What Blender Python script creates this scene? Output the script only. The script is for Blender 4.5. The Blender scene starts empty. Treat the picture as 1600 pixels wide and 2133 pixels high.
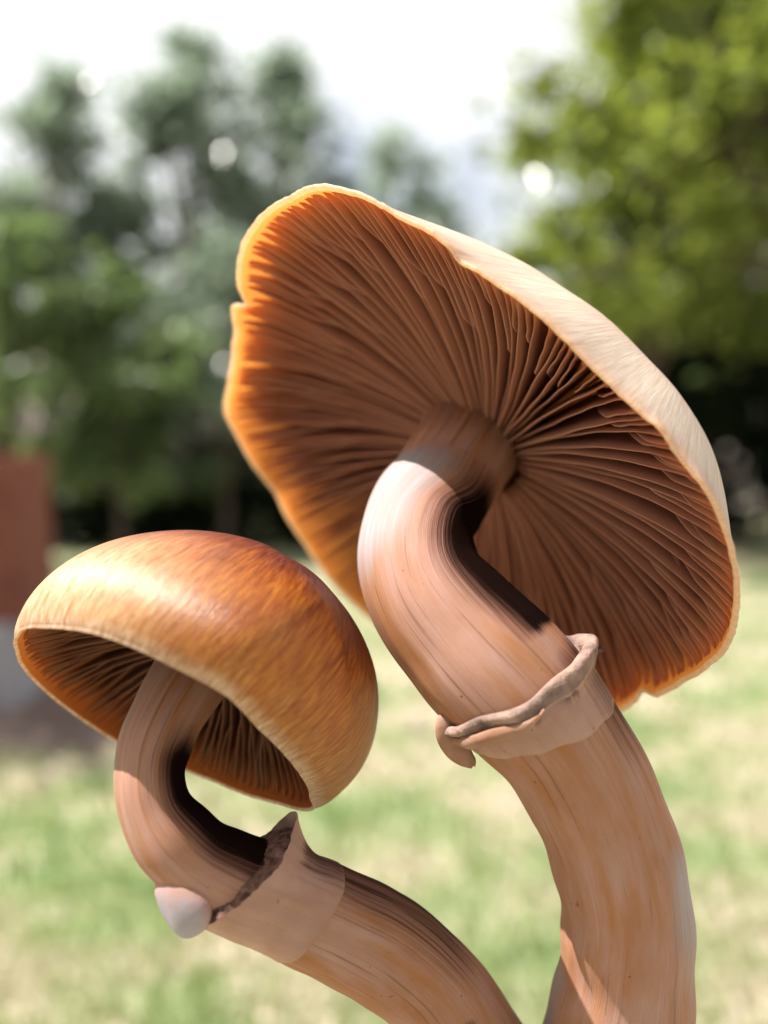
import bpy, bmesh, math, random
import numpy as np

# ------------------------------------------------------------------ camera, sky, sun, exposure
scene = bpy.context.scene
COL = scene.collection
FPX, CX, CY = 2100.0, 800.0, 1066.5            # the photograph is 1600 x 2133
CAM_H = 0.60
PITCH = math.atan((CY - 980.0) / FPX)          # horizon a little above the middle
cam_d = bpy.data.cameras.new('camera')
cam = bpy.data.objects.new('camera', cam_d)
COL.objects.link(cam)
cam.location = (0, 0, CAM_H)
cam.rotation_euler = (math.pi / 2 - PITCH, 0, 0)
cam_d.sensor_fit = 'VERTICAL'
cam_d.sensor_height = 36.0
cam_d.lens = 36.0 * FPX / 2133.0
cam_d.clip_start = 0.01
cam_d.clip_end = 500
cam_d.dof.use_dof = True
cam_d.dof.focus_distance = 0.250
cam_d.dof.aperture_fstop = cam_d.lens / 7.2
scene.camera = cam

SUN = np.array([-0.52, -0.02, 0.85])
SUN = SUN / np.linalg.norm(SUN)
SUN_EL = math.asin(SUN[2])
SUN_AZ = math.atan2(SUN[0], SUN[1])
world = bpy.data.worlds.new('World')
scene.world = world
world.use_nodes = True
wn = world.node_tree
for n in list(wn.nodes):
    wn.nodes.remove(n)
w_out = wn.nodes.new('ShaderNodeOutputWorld')
w_bg = wn.nodes.new('ShaderNodeBackground')
w_sky = wn.nodes.new('ShaderNodeTexSky')
w_sky.sky_type = 'NISHITA'
w_sky.sun_disc = False
w_sky.dust_density = 3.0
w_sky.sun_elevation = SUN_EL
w_sky.sun_rotation = SUN_AZ
w_bg.inputs['Strength'].default_value = 0.05
w_tc = wn.nodes.new('ShaderNodeTexCoord')
w_no = wn.nodes.new('ShaderNodeTexNoise')
w_no.inputs['Scale'].default_value = 2.6
w_no.inputs['Detail'].default_value = 6
w_no.inputs['Roughness'].default_value = 0.5
w_rp = wn.nodes.new('ShaderNodeValToRGB')
w_rp.color_ramp.elements[0].position = 0.31
w_rp.color_ramp.elements[1].position = 0.45
w_mx = wn.nodes.new('ShaderNodeMixRGB')
w_mx.inputs['Color2'].default_value = (8.8, 8.9, 9.1, 1)
wn.links.new(w_tc.outputs['Generated'], w_no.inputs['Vector'])
wn.links.new(w_no.outputs['Fac'], w_rp.inputs['Fac'])
wn.links.new(w_rp.outputs['Color'], w_mx.inputs['Fac'])
wn.links.new(w_sky.outputs['Color'], w_mx.inputs['Color1'])
wn.links.new(w_mx.outputs['Color'], w_bg.inputs['Color'])
wn.links.new(w_bg.outputs['Background'], w_out.inputs['Surface'])

sun_d = bpy.data.lights.new('sun', 'SUN')
sun_d.energy = 4.4
sun_d.angle = math.radians(0.5)
sun_d.color = (1.0, 0.955, 0.89)
sun_o = bpy.data.objects.new('sun', sun_d)
COL.objects.link(sun_o)
sun_o.location = (-5, 2, 8)
from mathutils import Vector
sun_o.rotation_euler = Vector(SUN.tolist()).to_track_quat('Z', 'Y').to_euler()

scene.view_settings.view_transform = 'Standard'
scene.view_settings.look = 'None'
scene.view_settings.gamma = 1
scene.view_settings.exposure = 1.45
scene.render.engine = 'CYCLES'
scene.cycles.max_bounces = 12
scene.cycles.diffuse_bounces = 8
scene.cycles.transmission_bounces = 8
scene.cycles.use_denoising = True
scene.cycles.sample_clamp_indirect = 8

random.seed(7)
RNG = np.random.default_rng(7)

# ------------------------------------------------------------------ small helpers
CP, SP = math.cos(PITCH), math.sin(PITCH)
def W(p):
    """camera coordinates (right, up, forward) in metres -> world"""
    p = np.asarray(p, float)
    x, y, z = p[..., 0], p[..., 1], p[..., 2]
    return np.stack([x, z * CP + y * SP, CAM_H + y * CP - z * SP], -1)
def px(x, y, z):
    return np.array([(x - CX) / FPX * z, -(y - CY) / FPX * z, z])
def rays(ps):
    ps = np.asarray(ps, float)
    return np.stack([(ps[:, 0] - CX) / FPX, -(ps[:, 1] - CY) / FPX, np.ones(len(ps))], 1)
def gx(x, depth):                     # world x of a picture column at a depth
    return (x - CX) / FPX * depth
def gz(y, depth):                     # world z of a picture row at a depth
    return CAM_H + (980.0 - y) / FPX * depth

def mesh_obj(name, V, Fc, mats, parent=None, attrs=None, smooth=True, mat_idx=None, origin=None):
    V = np.asarray(V, float).reshape(-1, 3)
    if parent is not None and origin is None:
        origin = np.array(parent['_o'])
    if origin is not None:
        V = V - np.asarray(origin)
    me = bpy.data.meshes.new(name)
    me.from_pydata(V.tolist(), [], [tuple(int(i) for i in f) for f in Fc])
    if not isinstance(mats, (list, tuple)):
        mats = [mats]
    for m in mats:
        me.materials.append(m)
    n = len(me.polygons)
    me.polygons.foreach_set('use_smooth', [smooth] * n)
    if mat_idx is not None:
        me.polygons.foreach_set('material_index', np.asarray(mat_idx, np.int32))
    for k, a in (attrs or {}).items():
        a = np.asarray(a, np.float32)
        if a.ndim == 2:
            at = me.attributes.new(k, 'FLOAT_VECTOR', 'POINT')
            at.data.foreach_set('vector', a.ravel())
        else:
            at = me.attributes.new(k, 'FLOAT', 'POINT')
            at.data.foreach_set('value', a.ravel())
    if len(V) < 40000 and smooth:
        bm = bmesh.new(); bm.from_mesh(me)
        bmesh.ops.recalc_face_normals(bm, faces=bm.faces)
        bm.to_mesh(me); bm.free()
    me.update()
    o = bpy.data.objects.new(name, me)
    COL.objects.link(o)
    if parent is not None:
        o.parent = parent
        o['_o'] = [float(c) for c in origin]
    elif origin is not None:
        o.location = origin
    return o

def thing(name, label, cat, loc, group=None):
    o = bpy.data.objects.new(name, None)
    COL.objects.link(o)
    o.location = loc
    o.empty_display_size = 0.02
    o['label'] = label
    o['category'] = cat
    o['_o'] = [float(c) for c in loc]
    if group:
        o['group'] = group
    return o

def grid_faces(rows, cols, wrap=True, off=0):
    f = []
    cc = cols if wrap else cols - 1
    for i in range(rows - 1):
        for j in range(cc):
            k = (j + 1) % cols
            f.append((off + i * cols + j, off + i * cols + k, off + (i + 1) * cols + k, off + (i + 1) * cols + j))
    return f

def noise1(n, k, seed, amp=1.0):
    """smooth periodic noise of n samples with up to k waves"""
    r = np.random.default_rng(seed)
    t = np.linspace(0, 2 * np.pi, n, endpoint=False)
    y = np.zeros(n)
    for w in range(1, k + 1):
        y += r.normal() / math.sqrt(w) * np.sin(w * t + r.uniform(0, 6.28))
    return amp * y / max(1e-9, np.abs(y).max())

# ------------------------------------------------------------------ materials
def new_mat(name):
    m = bpy.data.materials.new(name)
    m.use_nodes = True
    nt = m.node_tree
    for n in list(nt.nodes):
        nt.nodes.remove(n)
    return m, nt
def nd(nt, typ, ins=None, **props):
    n = nt.nodes.new('ShaderNode' + typ)
    for k, v in props.items():
        setattr(n, k, v)
    for k, v in (ins or {}).items():
        s = n.inputs[k]
        if hasattr(v, 'is_linked') or isinstance(v, bpy.types.NodeSocket):
            nt.links.new(v, s)
        else:
            s.default_value = v
    return n
def rgb(c):
    return (c[0], c[1], c[2], 1)
def attr(nt, name, fac=True):
    return nd(nt, 'Attribute', attribute_name=name).outputs['Fac' if fac else 'Vector']
def math_n(nt, op, a, b=0.0, clamp=False):
    n = nd(nt, 'Math', {0: a, 1: b}, operation=op)
    n.use_clamp = clamp
    return n.outputs[0]
def ramp(nt, fac, stops, interp='LINEAR'):
    n = nd(nt, 'ValToRGB', {'Fac': fac})
    cr = n.color_ramp
    cr.interpolation = interp
    while len(cr.elements) < len(stops):
        cr.elements.new(0.5)
    for e, (p, c) in zip(cr.elements, stops):
        e.position = p
        e.color = rgb(c) if not isinstance(c, (int, float)) else (c, c, c, 1)
    return n.outputs['Color']
def mix(nt, fac, a, b, mode='MIX'):
    n = nd(nt, 'MixRGB', blend_type=mode)
    for k, v in (('Fac', fac), ('Color1', a), ('Color2', b)):
        if isinstance(v, bpy.types.NodeSocket):
            nt.links.new(v, n.inputs[k])
        elif isinstance(v, (int, float)):
            n.inputs[k].default_value = v
        else:
            n.inputs[k].default_value = rgb(v)
    return n.outputs['Color']
def streak(nt, vec, sc, detail=4, rough=0.55):
    mp = nd(nt, 'VectorMath', {0: vec, 1: sc}, operation='MULTIPLY').outputs[0]
    return nd(nt, 'TexNoise', {'Vector': mp, 'Scale': 1.0, 'Detail': detail, 'Roughness': rough}).outputs['Fac']
def objnoise(nt, scale, detail=4):
    tc = nd(nt, 'TexCoord').outputs['Object']
    return nd(nt, 'TexNoise', {'Vector': tc, 'Scale': scale, 'Detail': detail}).outputs['Fac']
def finish(m, nt, color, rough=0.6, spec=0.3, bump=None, bump_s=0.3, bump_d=0.0005, trans=None, trans_col=None, sss=0.0, sss_r=(1, .5, .3), sss_s=0.003):
    pb = nd(nt, 'BsdfPrincipled')
    def put(s, v):
        if isinstance(v, bpy.types.NodeSocket):
            nt.links.new(v, pb.inputs[s])
        else:
            pb.inputs[s].default_value = v
    put('Base Color', color if isinstance(color, bpy.types.NodeSocket) else rgb(color))
    put('Roughness', rough)
    put('Specular IOR Level', spec)
    if sss:
        put('Subsurface Weight', sss)
        pb.inputs['Subsurface Radius'].default_value = sss_r
        pb.inputs['Subsurface Scale'].default_value = sss_s
    nrm = None
    if bump is not None:
        b = nd(nt, 'Bump', {'Height': bump, 'Strength': bump_s, 'Distance': bump_d})
        nrm = b.outputs['Normal']
        nt.links.new(nrm, pb.inputs['Normal'])
    sh = pb.outputs[0]
    if trans is not None:
        tr = nd(nt, 'BsdfTranslucent')
        tc = trans_col if trans_col is not None else color
        if isinstance(tc, bpy.types.NodeSocket):
            nt.links.new(tc, tr.inputs['Color'])
        else:
            tr.inputs['Color'].default_value = rgb(tc)
        ms = nd(nt, 'MixShader')
        if isinstance(trans, bpy.types.NodeSocket):
            nt.links.new(trans, ms.inputs[0])
        else:
            ms.inputs[0].default_value = trans
        nt.links.new(sh, ms.inputs[1])
        nt.links.new(tr.outputs[0], ms.inputs[2])
        sh = ms.outputs[0]
    out = nd(nt, 'OutputMaterial')
    nt.links.new(sh, out.inputs['Surface'])
    return m

def mat_cap(name, stops, fibre_dark, tr_rim, tr_mid, fib=(34, 34, 1.6), glossy=0.45, fib_k=1.0, bump=.55, pale=None):
    m, nt = new_mat(name)
    v = attr(nt, 'fib', False)
    t = attr(nt, 'tt')
    f1 = streak(nt, v, (fib[0], fib[1], fib[2] * 2.6), 6, .66)
    f2 = streak(nt, v, (fib[0] * 3.6, fib[1] * 3.6, fib[2] * 4), 5, .7)
    f3 = streak(nt, v, (5, 5, 2.2), 3)
    wob = math_n(nt, 'ADD', t, math_n(nt, 'MULTIPLY', math_n(nt, 'SUBTRACT', f3, .5), .45))
    wob = math_n(nt, 'ADD', wob, math_n(nt, 'MULTIPLY', math_n(nt, 'SUBTRACT', f1, .5), .35))
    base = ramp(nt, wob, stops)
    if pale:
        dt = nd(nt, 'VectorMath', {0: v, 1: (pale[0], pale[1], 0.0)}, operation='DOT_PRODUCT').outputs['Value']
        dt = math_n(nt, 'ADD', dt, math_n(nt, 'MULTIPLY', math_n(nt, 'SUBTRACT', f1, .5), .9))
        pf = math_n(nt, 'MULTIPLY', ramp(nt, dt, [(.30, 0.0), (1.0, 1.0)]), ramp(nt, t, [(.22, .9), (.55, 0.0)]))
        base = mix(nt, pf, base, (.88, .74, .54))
    base = mix(nt, ramp(nt, t, [(.0, .9), (.07, 0.0)]), base, (.88, .82, .72))
    s1 = ramp(nt, f1, [(.36, 0.0), (.66, 1.0)])
    c = mix(nt, math_n(nt, 'MULTIPLY', s1, fib_k), base, mix(nt, 1.0, base, fibre_dark, 'MULTIPLY'))
    s2 = ramp(nt, f2, [(.40, 1.0), (.56, 0.0)])
    c = mix(nt, math_n(nt, 'MULTIPLY', s2, .7 * fib_k), c, mix(nt, 1.0, c, (.50, .30, .18), 'MULTIPLY'))
    hgt = math_n(nt, 'ADD', f1, math_n(nt, 'MULTIPLY', f2, .7))
    tr = ramp(nt, t, [(0.0, tr_rim), (.22, tr_mid), (1.0, tr_mid * .5)])
    return finish(m, nt, c, glossy, .5, hgt, bump, .0006, tr, mix(nt, .5, c, (.95, .55, .18), 'MIX'))

M_cap_big = mat_cap('cap_skin_cream', [(0.0, (.88, .80, .68)), (.35, (.88, .78, .66)), (.7, (.80, .62, .50)), (1.0, (.62, .40, .30))],
                    (.92, .80, .66), .62, .42, fib=(60, 60, .7), fib_k=.6, bump=.22)
PALE = (math.cos(2.75), math.sin(2.75))  # cream left side of the cap, with part of its sun highlight painted in
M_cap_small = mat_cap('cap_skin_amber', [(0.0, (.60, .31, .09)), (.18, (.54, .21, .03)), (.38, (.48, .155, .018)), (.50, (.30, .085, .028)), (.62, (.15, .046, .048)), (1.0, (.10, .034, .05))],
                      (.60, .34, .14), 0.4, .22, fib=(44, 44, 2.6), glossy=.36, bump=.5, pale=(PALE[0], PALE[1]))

def mat_flesh(name, col, tcol, t0, t1):
    m, nt = new_mat(name)
    s = attr(nt, 'ss')
    tr = ramp(nt, s, [(0.35, t0), (.75, t0 * 1.5), (.9, (t0 + t1) * .45), (.98, t1)])
    return finish(m, nt, col, .7, .15, None, trans=tr, trans_col=tcol)
M_flesh_big = mat_flesh('gill_flesh', (.22, .09, .05), (.95, .50, .16), .12, .80)
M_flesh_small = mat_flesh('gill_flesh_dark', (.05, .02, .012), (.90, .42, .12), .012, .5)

def mat_gill(name, c0, c1, tcol, t0, t1, edge, rimk=.85):
    m, nt = new_mat(name)
    s = attr(nt, 'ss')
    e = attr(nt, 'edge')
    n = objnoise(nt, 900, 3)
    n2 = objnoise(nt, 45, 3)
    c = mix(nt, n2, c0, c1)
    c = mix(nt, math_n(nt, 'MULTIPLY', ramp(nt, n, [(.4, 0.0), (.7, 1.0)]), .35), c, mix(nt, 1.0, c, (.6, .5, .45), 'MULTIPLY'))
    c = mix(nt, ramp(nt, s, [(.84, 0.0), (1.0, rimk)]), c, (.66, .38, .18))
    c = mix(nt, math_n(nt, 'MULTIPLY', e, .75), c, edge)
    tr = ramp(nt, s, [(.2, t0), (.72, t0 * 1.4), (.9, (t0 + t1) * .5), (1.0, t1)])
    return finish(m, nt, c, .75, .12, n, .25, .0002, tr, tcol)
M_gill_big = mat_gill('gill_brown', (.165, .055, .035), (.225, .080, .046), (.95, .45, .14), .13, .62, (.50, .25, .17))
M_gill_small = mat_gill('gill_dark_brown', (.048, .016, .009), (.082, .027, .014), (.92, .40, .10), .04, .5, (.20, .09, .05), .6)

def mat_stem(name, warm):
    m, nt = new_mat(name)
    v = attr(nt, 'fib', False)
    stain = attr(nt, 'stain')  # painted shade with some spores, see shade_stainA and shade_stainB
    white = attr(nt, 'white')
    f1 = streak(nt, v, (2.6, 2.6, 22), 6, .62)
    f2 = streak(nt, v, (13, 13, 16), 5, .6)
    f3 = streak(nt, v, (1.6, 1.6, 45), 5, .55)
    f4 = streak(nt, v, (52, 52, 26), 5, .72)
    pink, tan, ochre, brown = (.36, .205, .165), (.30, .145, .088), (.30, .12, .036), (.065, .025, .015)
    c = mix(nt, ramp(nt, f3, [(.36, 0.0), (.62, 1.0)]), pink, tan)
    c = mix(nt, math_n(nt, 'MULTIPLY', ramp(nt, f1, [(.46, 0.0), (.66, 1.0)]), .75), c, ochre)
    thin = ramp(nt, f2, [(.59, 0.0), (.69, 1.0)])
    c = mix(nt, math_n(nt, 'MULTIPLY', thin, .68), c, brown)
    c = mix(nt, math_n(nt, 'MULTIPLY', ramp(nt, f2, [(.28, 1.0), (.42, 0.0)]), .2), c, (.62, .42, .34))
    c = mix(nt, math_n(nt, 'MULTIPLY', ramp(nt, f4, [(.36, 1.0), (.47, 0.0)]), .34), c, (.30, .14, .08))
    sp = objnoise(nt, 420, 2)
    c = mix(nt, math_n(nt, 'MULTIPLY', ramp(nt, sp, [(.74, 0.0), (.78, 1.0)]), .8), c, (.10, .05, .03))
    wmask = math_n(nt, 'ADD', white, math_n(nt, 'MULTIPLY', math_n(nt, 'SUBTRACT', f3, .5), .9))
    wmask = math_n(nt, 'ADD', wmask, math_n(nt, 'MULTIPLY', math_n(nt, 'SUBTRACT', f2, .5), .8))
    wm = ramp(nt, wmask, [(.25, 0.0), (.85, 1.0)])
    c = mix(nt, math_n(nt, 'MULTIPLY', wm, math_n(nt, 'GREATER_THAN', white, .01)), c, mix(nt, ramp(nt, f4, [(.45, 0.0), (.75, .6)]), (.30, .28, .295), (.22, .18, .175)))
    # cap shadow and inner-bend shade painted in, broken up by brown spores
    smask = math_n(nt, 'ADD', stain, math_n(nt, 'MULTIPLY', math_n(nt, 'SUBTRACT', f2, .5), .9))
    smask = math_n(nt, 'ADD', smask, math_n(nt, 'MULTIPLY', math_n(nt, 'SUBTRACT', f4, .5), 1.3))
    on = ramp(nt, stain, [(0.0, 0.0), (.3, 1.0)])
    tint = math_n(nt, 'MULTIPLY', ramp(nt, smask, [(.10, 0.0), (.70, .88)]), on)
    shade_dust = math_n(nt, 'MULTIPLY', ramp(nt, smask, [(.55, 0.0), (1.0, .985)]), on)
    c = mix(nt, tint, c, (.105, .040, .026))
    c = mix(nt, shade_dust, c, (.006, .003, .0025))
    spec = math_n(nt, 'MULTIPLY', math_n(nt, 'SUBTRACT', 1.0, shade_dust), .16)
    h = math_n(nt, 'ADD', math_n(nt, 'MULTIPLY', f2, .6), math_n(nt, 'MULTIPLY', f4, .9))
    return finish(m, nt, c, .7, spec, h, .35, .0006, sss=.15, sss_s=.003, sss_r=(1.0, .55, .35))
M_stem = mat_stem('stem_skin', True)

def mat_plain(name, c0, c1, sc, rough=.6, bump=.3, sss=0.0, bd=.0006, streaky=False, trans=None):
    m, nt = new_mat(name)
    n = objnoise(nt, sc, 5)
    n2 = objnoise(nt, sc * 6, 3)
    c = mix(nt, ramp(nt, n, [(.35, 0.0), (.65, 1.0)]), c0, c1)
    return finish(m, nt, c, rough, .25, math_n(nt, 'ADD', n, math_n(nt, 'MULTIPLY', n2, .4)), bump, bd, trans=trans, sss=sss)
def mat_sleeve():
    m, nt = new_mat('veil_pink')
    v = attr(nt, 'fib', False); stn = attr(nt, 'stain')
    n = objnoise(nt, 110, 5); n2 = objnoise(nt, 700, 3)
    f2 = streak(nt, v, (11, 11, 30), 5, .6)
    c = mix(nt, ramp(nt, n, [(.35, 0.0), (.65, 1.0)]), (.37, .225, .18), (.32, .18, .135))
    c = mix(nt, math_n(nt, 'MULTIPLY', ramp(nt, f2, [(.5, 0.0), (.75, 1.0)]), .35), c, (.26, .135, .085))
    c = mix(nt, math_n(nt, 'MULTIPLY', ramp(nt, objnoise(nt, 380, 2), [(.73, 0.0), (.77, 1.0)]), .7), c, (.12, .06, .04))
    k = math_n(nt, 'ADD', stn, math_n(nt, 'MULTIPLY', math_n(nt, 'SUBTRACT', f2, .5), 1.2))
    k = math_n(nt, 'MULTIPLY', ramp(nt, k, [(.3, 0.0), (.85, .95)]), ramp(nt, stn, [(0.0, 0.0), (.2, 1.0)]))
    c = mix(nt, k, c, (.06, .022, .016))
    return finish(m, nt, c, .65, .2, math_n(nt, 'ADD', math_n(nt, 'ADD', n, math_n(nt, 'MULTIPLY', n2, .3)), math_n(nt, 'MULTIPLY', f2, .5)), .35, .0006, sss=.35)
M_sleeve = mat_sleeve()
M_ring = mat_plain('ring_grey', (.11, .074, .065), (.31, .205, .165), 150, .85, 1.0, .1, .0012)
M_ring_under = mat_plain('ring_under_tan', (.32, .185, .14), (.25, .13, .08), 130, .75, .5, .2)
M_torn = mat_plain('torn_dark_veil', (.05, .024, .018), (.26, .13, .10), 420, .8, 1.0, 0, .0016)
def mat_knob():
    m, nt = new_mat('veil_lilac_white')
    w = attr(nt, 'wk'); n = objnoise(nt, 330, 5); n2 = objnoise(nt, 1500, 3)
    k = math_n(nt, 'ADD', w, math_n(nt, 'MULTIPLY', math_n(nt, 'SUBTRACT', n, .5), .7))
    c = mix(nt, ramp(nt, k, [(.15, 0.0), (.75, 1.0)]), (.34, .19, .15), (.30, .27, .30))
    return finish(m, nt, c, .85, .1, math_n(nt, 'ADD', n, math_n(nt, 'MULTIPLY', n2, .3)), .3, .0004, sss=.3)
M_knob = mat_knob()
M_white = mat_plain('veil_white', (.33, .30, .325), (.26, .225, .235), 260, .75, .6, .2)

# ------------------------------------------------------------------ caps
RIM_BIG = [(650,388),(675,386),(700,390),(730,397),(760,405),(800,425),(825,442),(850,455),(900,480),(940,510),(955,538),(1000,560),(1050,595),(1080,612),(1100,628),(1150,670),(1200,720),(1250,775),(1300,820),(1350,865),(1384,888),(1392,905),(1400,915),(1440,975),(1490,1035),(1520,1100),(1540,1180),(1545,1260),(1530,1330),(1500,1375),(1460,1405),(1400,1440),(1370,1457),(1345,1436),(1330,1462),(1305,1482),(790,1305),(740,1260),(690,1210),(640,1140),(600,1080),(575,1025),(530,970),(490,900),(470,860),(478,800),(487,740),(490,690),(484,632),(516,634),(499,600),(497,540),(515,490),(545,450),(590,415),(620,397)]
RIM_SMALL = [(35,1322),(60,1303),(100,1303),(180,1310),(250,1330),(330,1365),(400,1400),(425,1412),(440,1420),(480,1445),(540,1510),(600,1570),(630,1610),(650,1660),(655,1683),(630,1685),(580,1670),(520,1655),(450,1625),(385,1600),(240,1540),(200,1515),(150,1480),(100,1440),(60,1400),(35,1350)]

class Cap:
    def __init__(s, rim, az, el, pc, zc, prof, e_h, e_p, gill_d, stem_s, M, seed, jag):
        az, el = math.radians(az), math.radians(el)
        s.N = np.array([math.sin(el) * math.cos(az), math.sin(el) * math.sin(az), math.cos(el)])
        s.C = px(pc[0], pc[1], zc)
        s.u = np.cross(s.N, [0, 0, 1.0]); s.u /= np.linalg.norm(s.u)
        s.v = np.cross(s.N, s.u)
        r = rays(rim); t = (s.C @ s.N) / (r @ s.N)
        P = r * t[:, None] - s.C
        th = np.arctan2(P @ s.v, P @ s.u); rad = np.hypot(P @ s.u, P @ s.v)
        T = np.linspace(-np.pi, np.pi, M, endpoint=False)
        o = np.argsort(th)
        rr = np.interp(T, th[o], rad[o], period=2 * np.pi)
        k = np.array([1, 2, 1.]) / 4
        rr = np.convolve(np.r_[rr[-1:], rr, rr[:1]], k, 'valid')
        rs = rr.copy()
        for _ in range(6):
            rs = np.convolve(np.r_[rs[-3:], rs, rs[:3]], np.ones(7) / 7, 'valid')
        rgj = np.random.default_rng(seed)
        rr = rr + noise1(M, 60, seed, jag) + rgj.normal(0, jag * .12, M)
        s.T, s.r, s.rs, s.M = T, rr, rs, M
        s.H, s.p, s.q, s.b, s.su, s.sv = prof
        s.e_h, s.e_p, s.gd, s.stem_s = e_h, e_p, gill_d, stem_s
        ph = np.linspace(0, np.pi / 2, 2000)
        rho = s.rho(ph)
        kmax = int(np.argmax(rho))
        s._rho, s._eta = rho[kmax:][::-1], np.sin(ph[kmax:])[::-1] ** s.q
        s.seed = seed
    def rho(s, ph):
        return np.clip(np.cos(ph), 0, 1) ** s.p * (1 + s.b * np.sin(2 * ph))
    def hE(s, q):                                     # edge of the gills
        return s.e_h * (1 - q ** s.e_p)
    def hF(s, q):                                     # flesh the gills hang from
        top = s.H * np.interp(q, s._rho, s._eta)
        d = s.gd * np.clip((1 - q) / .45, 0, 1) ** .7 + .0009
        e = s.hE(q)
        return e + np.minimum(d, np.maximum((top - e) * .62, .0006))
    def at(s, q, th, h, curl=0.0):
        """point of the cap at radius share q, angle th, height h over the rim plane (camera coordinates)"""
        r1 = np.interp(th, s.T, s.r, period=2 * np.pi)
        r0 = np.interp(th, s.T, s.rs, period=2 * np.pi)
        k = np.clip((q - .82) / .18, 0, 1)
        r = (r0 * (1 - k) + r1 * k) * q
        sk = h / s.H
        a = r * np.cos(th) + s.su * sk * .6
        b = r * np.sin(th) + s.sv * sk * .6
        return s.C + a[..., None] * s.u + b[..., None] * s.v + h[..., None] * s.N
    def build(s, root, m_skin, m_flesh, wav=0.0):
        M = s.M
        nph = 44
        ph = (np.linspace(0, 1, nph) ** 1.25 * np.pi / 2)[:, None]
        ph[-1] = np.pi / 2 - .01
        rho = s.rho(ph); eta = np.sin(ph) ** s.q
        fade = np.clip(np.cos(ph), 0, 1) ** .7
        k = np.clip(1 - ph / .25, 0, 1)
        mean = s.rs.mean()
        rr = (mean + (s.rs - mean) * fade) * (1 - k) + s.r * k
        und = noise1(M, 9, s.seed + 5, .006) * np.sin(2 * ph)     # a faintly uneven dome
        rr = rr * (1 + und)
        T = s.T[None, :]
        ridge = 0
        if wav:
            d = (T - RIDGE[0] - (ph - .7) * RIDGE[1] + np.pi) % (2 * np.pi) - np.pi
            ridge = wav * np.exp(-np.abs(d) / np.where(d < 0, .07, .5)) * np.exp(-((ph - RIDGE[2]) / .34) ** 2)
        a = (rr * rho + ridge * np.cos(ph)) * np.cos(T) + s.su * eta
        b = (rr * rho + ridge * np.cos(ph)) * np.sin(T) + s.sv * eta
        h = s.H * eta + ridge * np.sin(ph) + 0 * T
        P = s.C + a[..., None] * s.u + b[..., None] * s.v + h[..., None] * s.N
        V = [P.reshape(-1, 3)]
        fib = [np.stack([np.cos(T) + 0 * ph, np.sin(T) + 0 * ph, ph + 0 * T], -1).reshape(-1, 3)]
        tt = [(ph / (np.pi / 2) + 0 * T).ravel()]
        ss = [np.ones(nph * M)]
        F = grid_faces(nph, M)
        mi = [0] * len(F)
        apex = nph * M
        V.append((s.C + s.su * s.u + s.sv * s.v + s.H * s.N)[None]); fib.append(np.zeros((1, 3))); tt.append(np.ones(1)); ss.append(np.ones(1))
        for j in range(M):
            F.append(((nph - 1) * M + j, (nph - 1) * M + (j + 1) % M, apex)); mi.append(0)
        off = apex + 1
        qs = np.r_[[.999, .992, .982], np.linspace(.965, s.stem_s * .8, 22)]
        hs = s.hF(qs)
        hs[0], hs[1], hs[2] = -.0007, -.0008, -.0001
        Q, TT = np.meshgrid(qs, s.T, indexing='ij')
        U = s.at(Q, TT, np.repeat(hs[:, None], M, 1))
        V.append(U.reshape(-1, 3))
        fib.append(np.stack([np.cos(TT), np.sin(TT), -(1 - Q)], -1).reshape(-1, 3))
        tt.append(np.zeros(Q.size)); ss.append(Q.ravel())
        for j in range(M):
            F.append((j, off + j, off + (j + 1) % M, (j + 1) % M)); mi.append(0)
        g = grid_faces(len(qs), M, True, off)
        F += [f[::-1] for f in g]; mi += [0] * (M * 2) + [1] * (len(g) - M * 2)
        V = W(np.concatenate(V))
        o = mesh_obj('cap', V, F, [m_skin, m_flesh], root, {'fib': np.concatenate(fib), 'tt': np.concatenate(tt), 'ss': np.concatenate(ss)}, True, mi)
        return o
    def gills(s, parent, mat, n_full, n_rim, width=.00042):
        rg = np.random.default_rng(s.seed + 11)
        specs = []
        step = 2 * np.pi / n_full
        for i in range(n_full):
            t0 = i * step + rg.uniform(-.22, .22) * step
            specs.append((t0, s.stem_s * rg.uniform(.93, 1.0)))
            specs.append((t0 + step * rg.uniform(.42, .58), rg.uniform(.34, .66)))
        slots = np.arange(2 * n_full); rg.shuffle(slots)
        for k in slots[:n_rim]:
            specs.append(((k + .5) * step / 2 + rg.uniform(-.1, .1) * step, rg.uniform(.58, .86)))
        for t0, q0 in specs:
            n = 22 if q0 < .5 else 14
            w = np.linspace(0, 1, n)
            q = q0 + (.974 - q0) * w
            hE, hF = s.hE(q), s.hF(q) + .0004
            dep = np.clip((q - q0) / .24, 0, 1) ** .8 if q0 > s.stem_s * 1.05 else np.ones(n)
            kk = rg.uniform(.86, 1.04)
            hb = hF + (hE - hF) * dep * kk
            amp = .0008 * rg.uniform(.15, 1.0)
            sway = amp * np.sin(w * rg.uniform(2, 6) + rg.uniform(0, 6.28)) + .00012 * np.sin(w * rg.uniform(18, 30) + rg.uniform(0, 6.28))
            lean = rg.normal(0, .0007) * np.sin(np.pi * w)
            rad = np.interp(t0, s.T, s.rs, period=2 * np.pi) * q
            crowd = np.clip(rad / .035, .35, 1)
            d1 = (sway * crowd) / np.maximum(rad, .006)
            d0 = (sway * .6 + lean) * crowd / np.maximum(rad, .006)
            wd = width * (.55 + .45 * (1 - w)) / np.maximum(rad, .006) * np.clip(rad / .02, .5, 1)
            rows = []
            for (hh, dd, ww) in ((hF, d0, wd * 1.5), (hF * .4 + hb * .6, d0 * .4 + d1 * .6, wd), (hb + .00022, d1, wd), (hb, d1, wd * .35),
                                 ):
                rows.append((s.at(q, t0 + dd - ww, hh), s.at(q, t0 + dd + ww, hh)))
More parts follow.
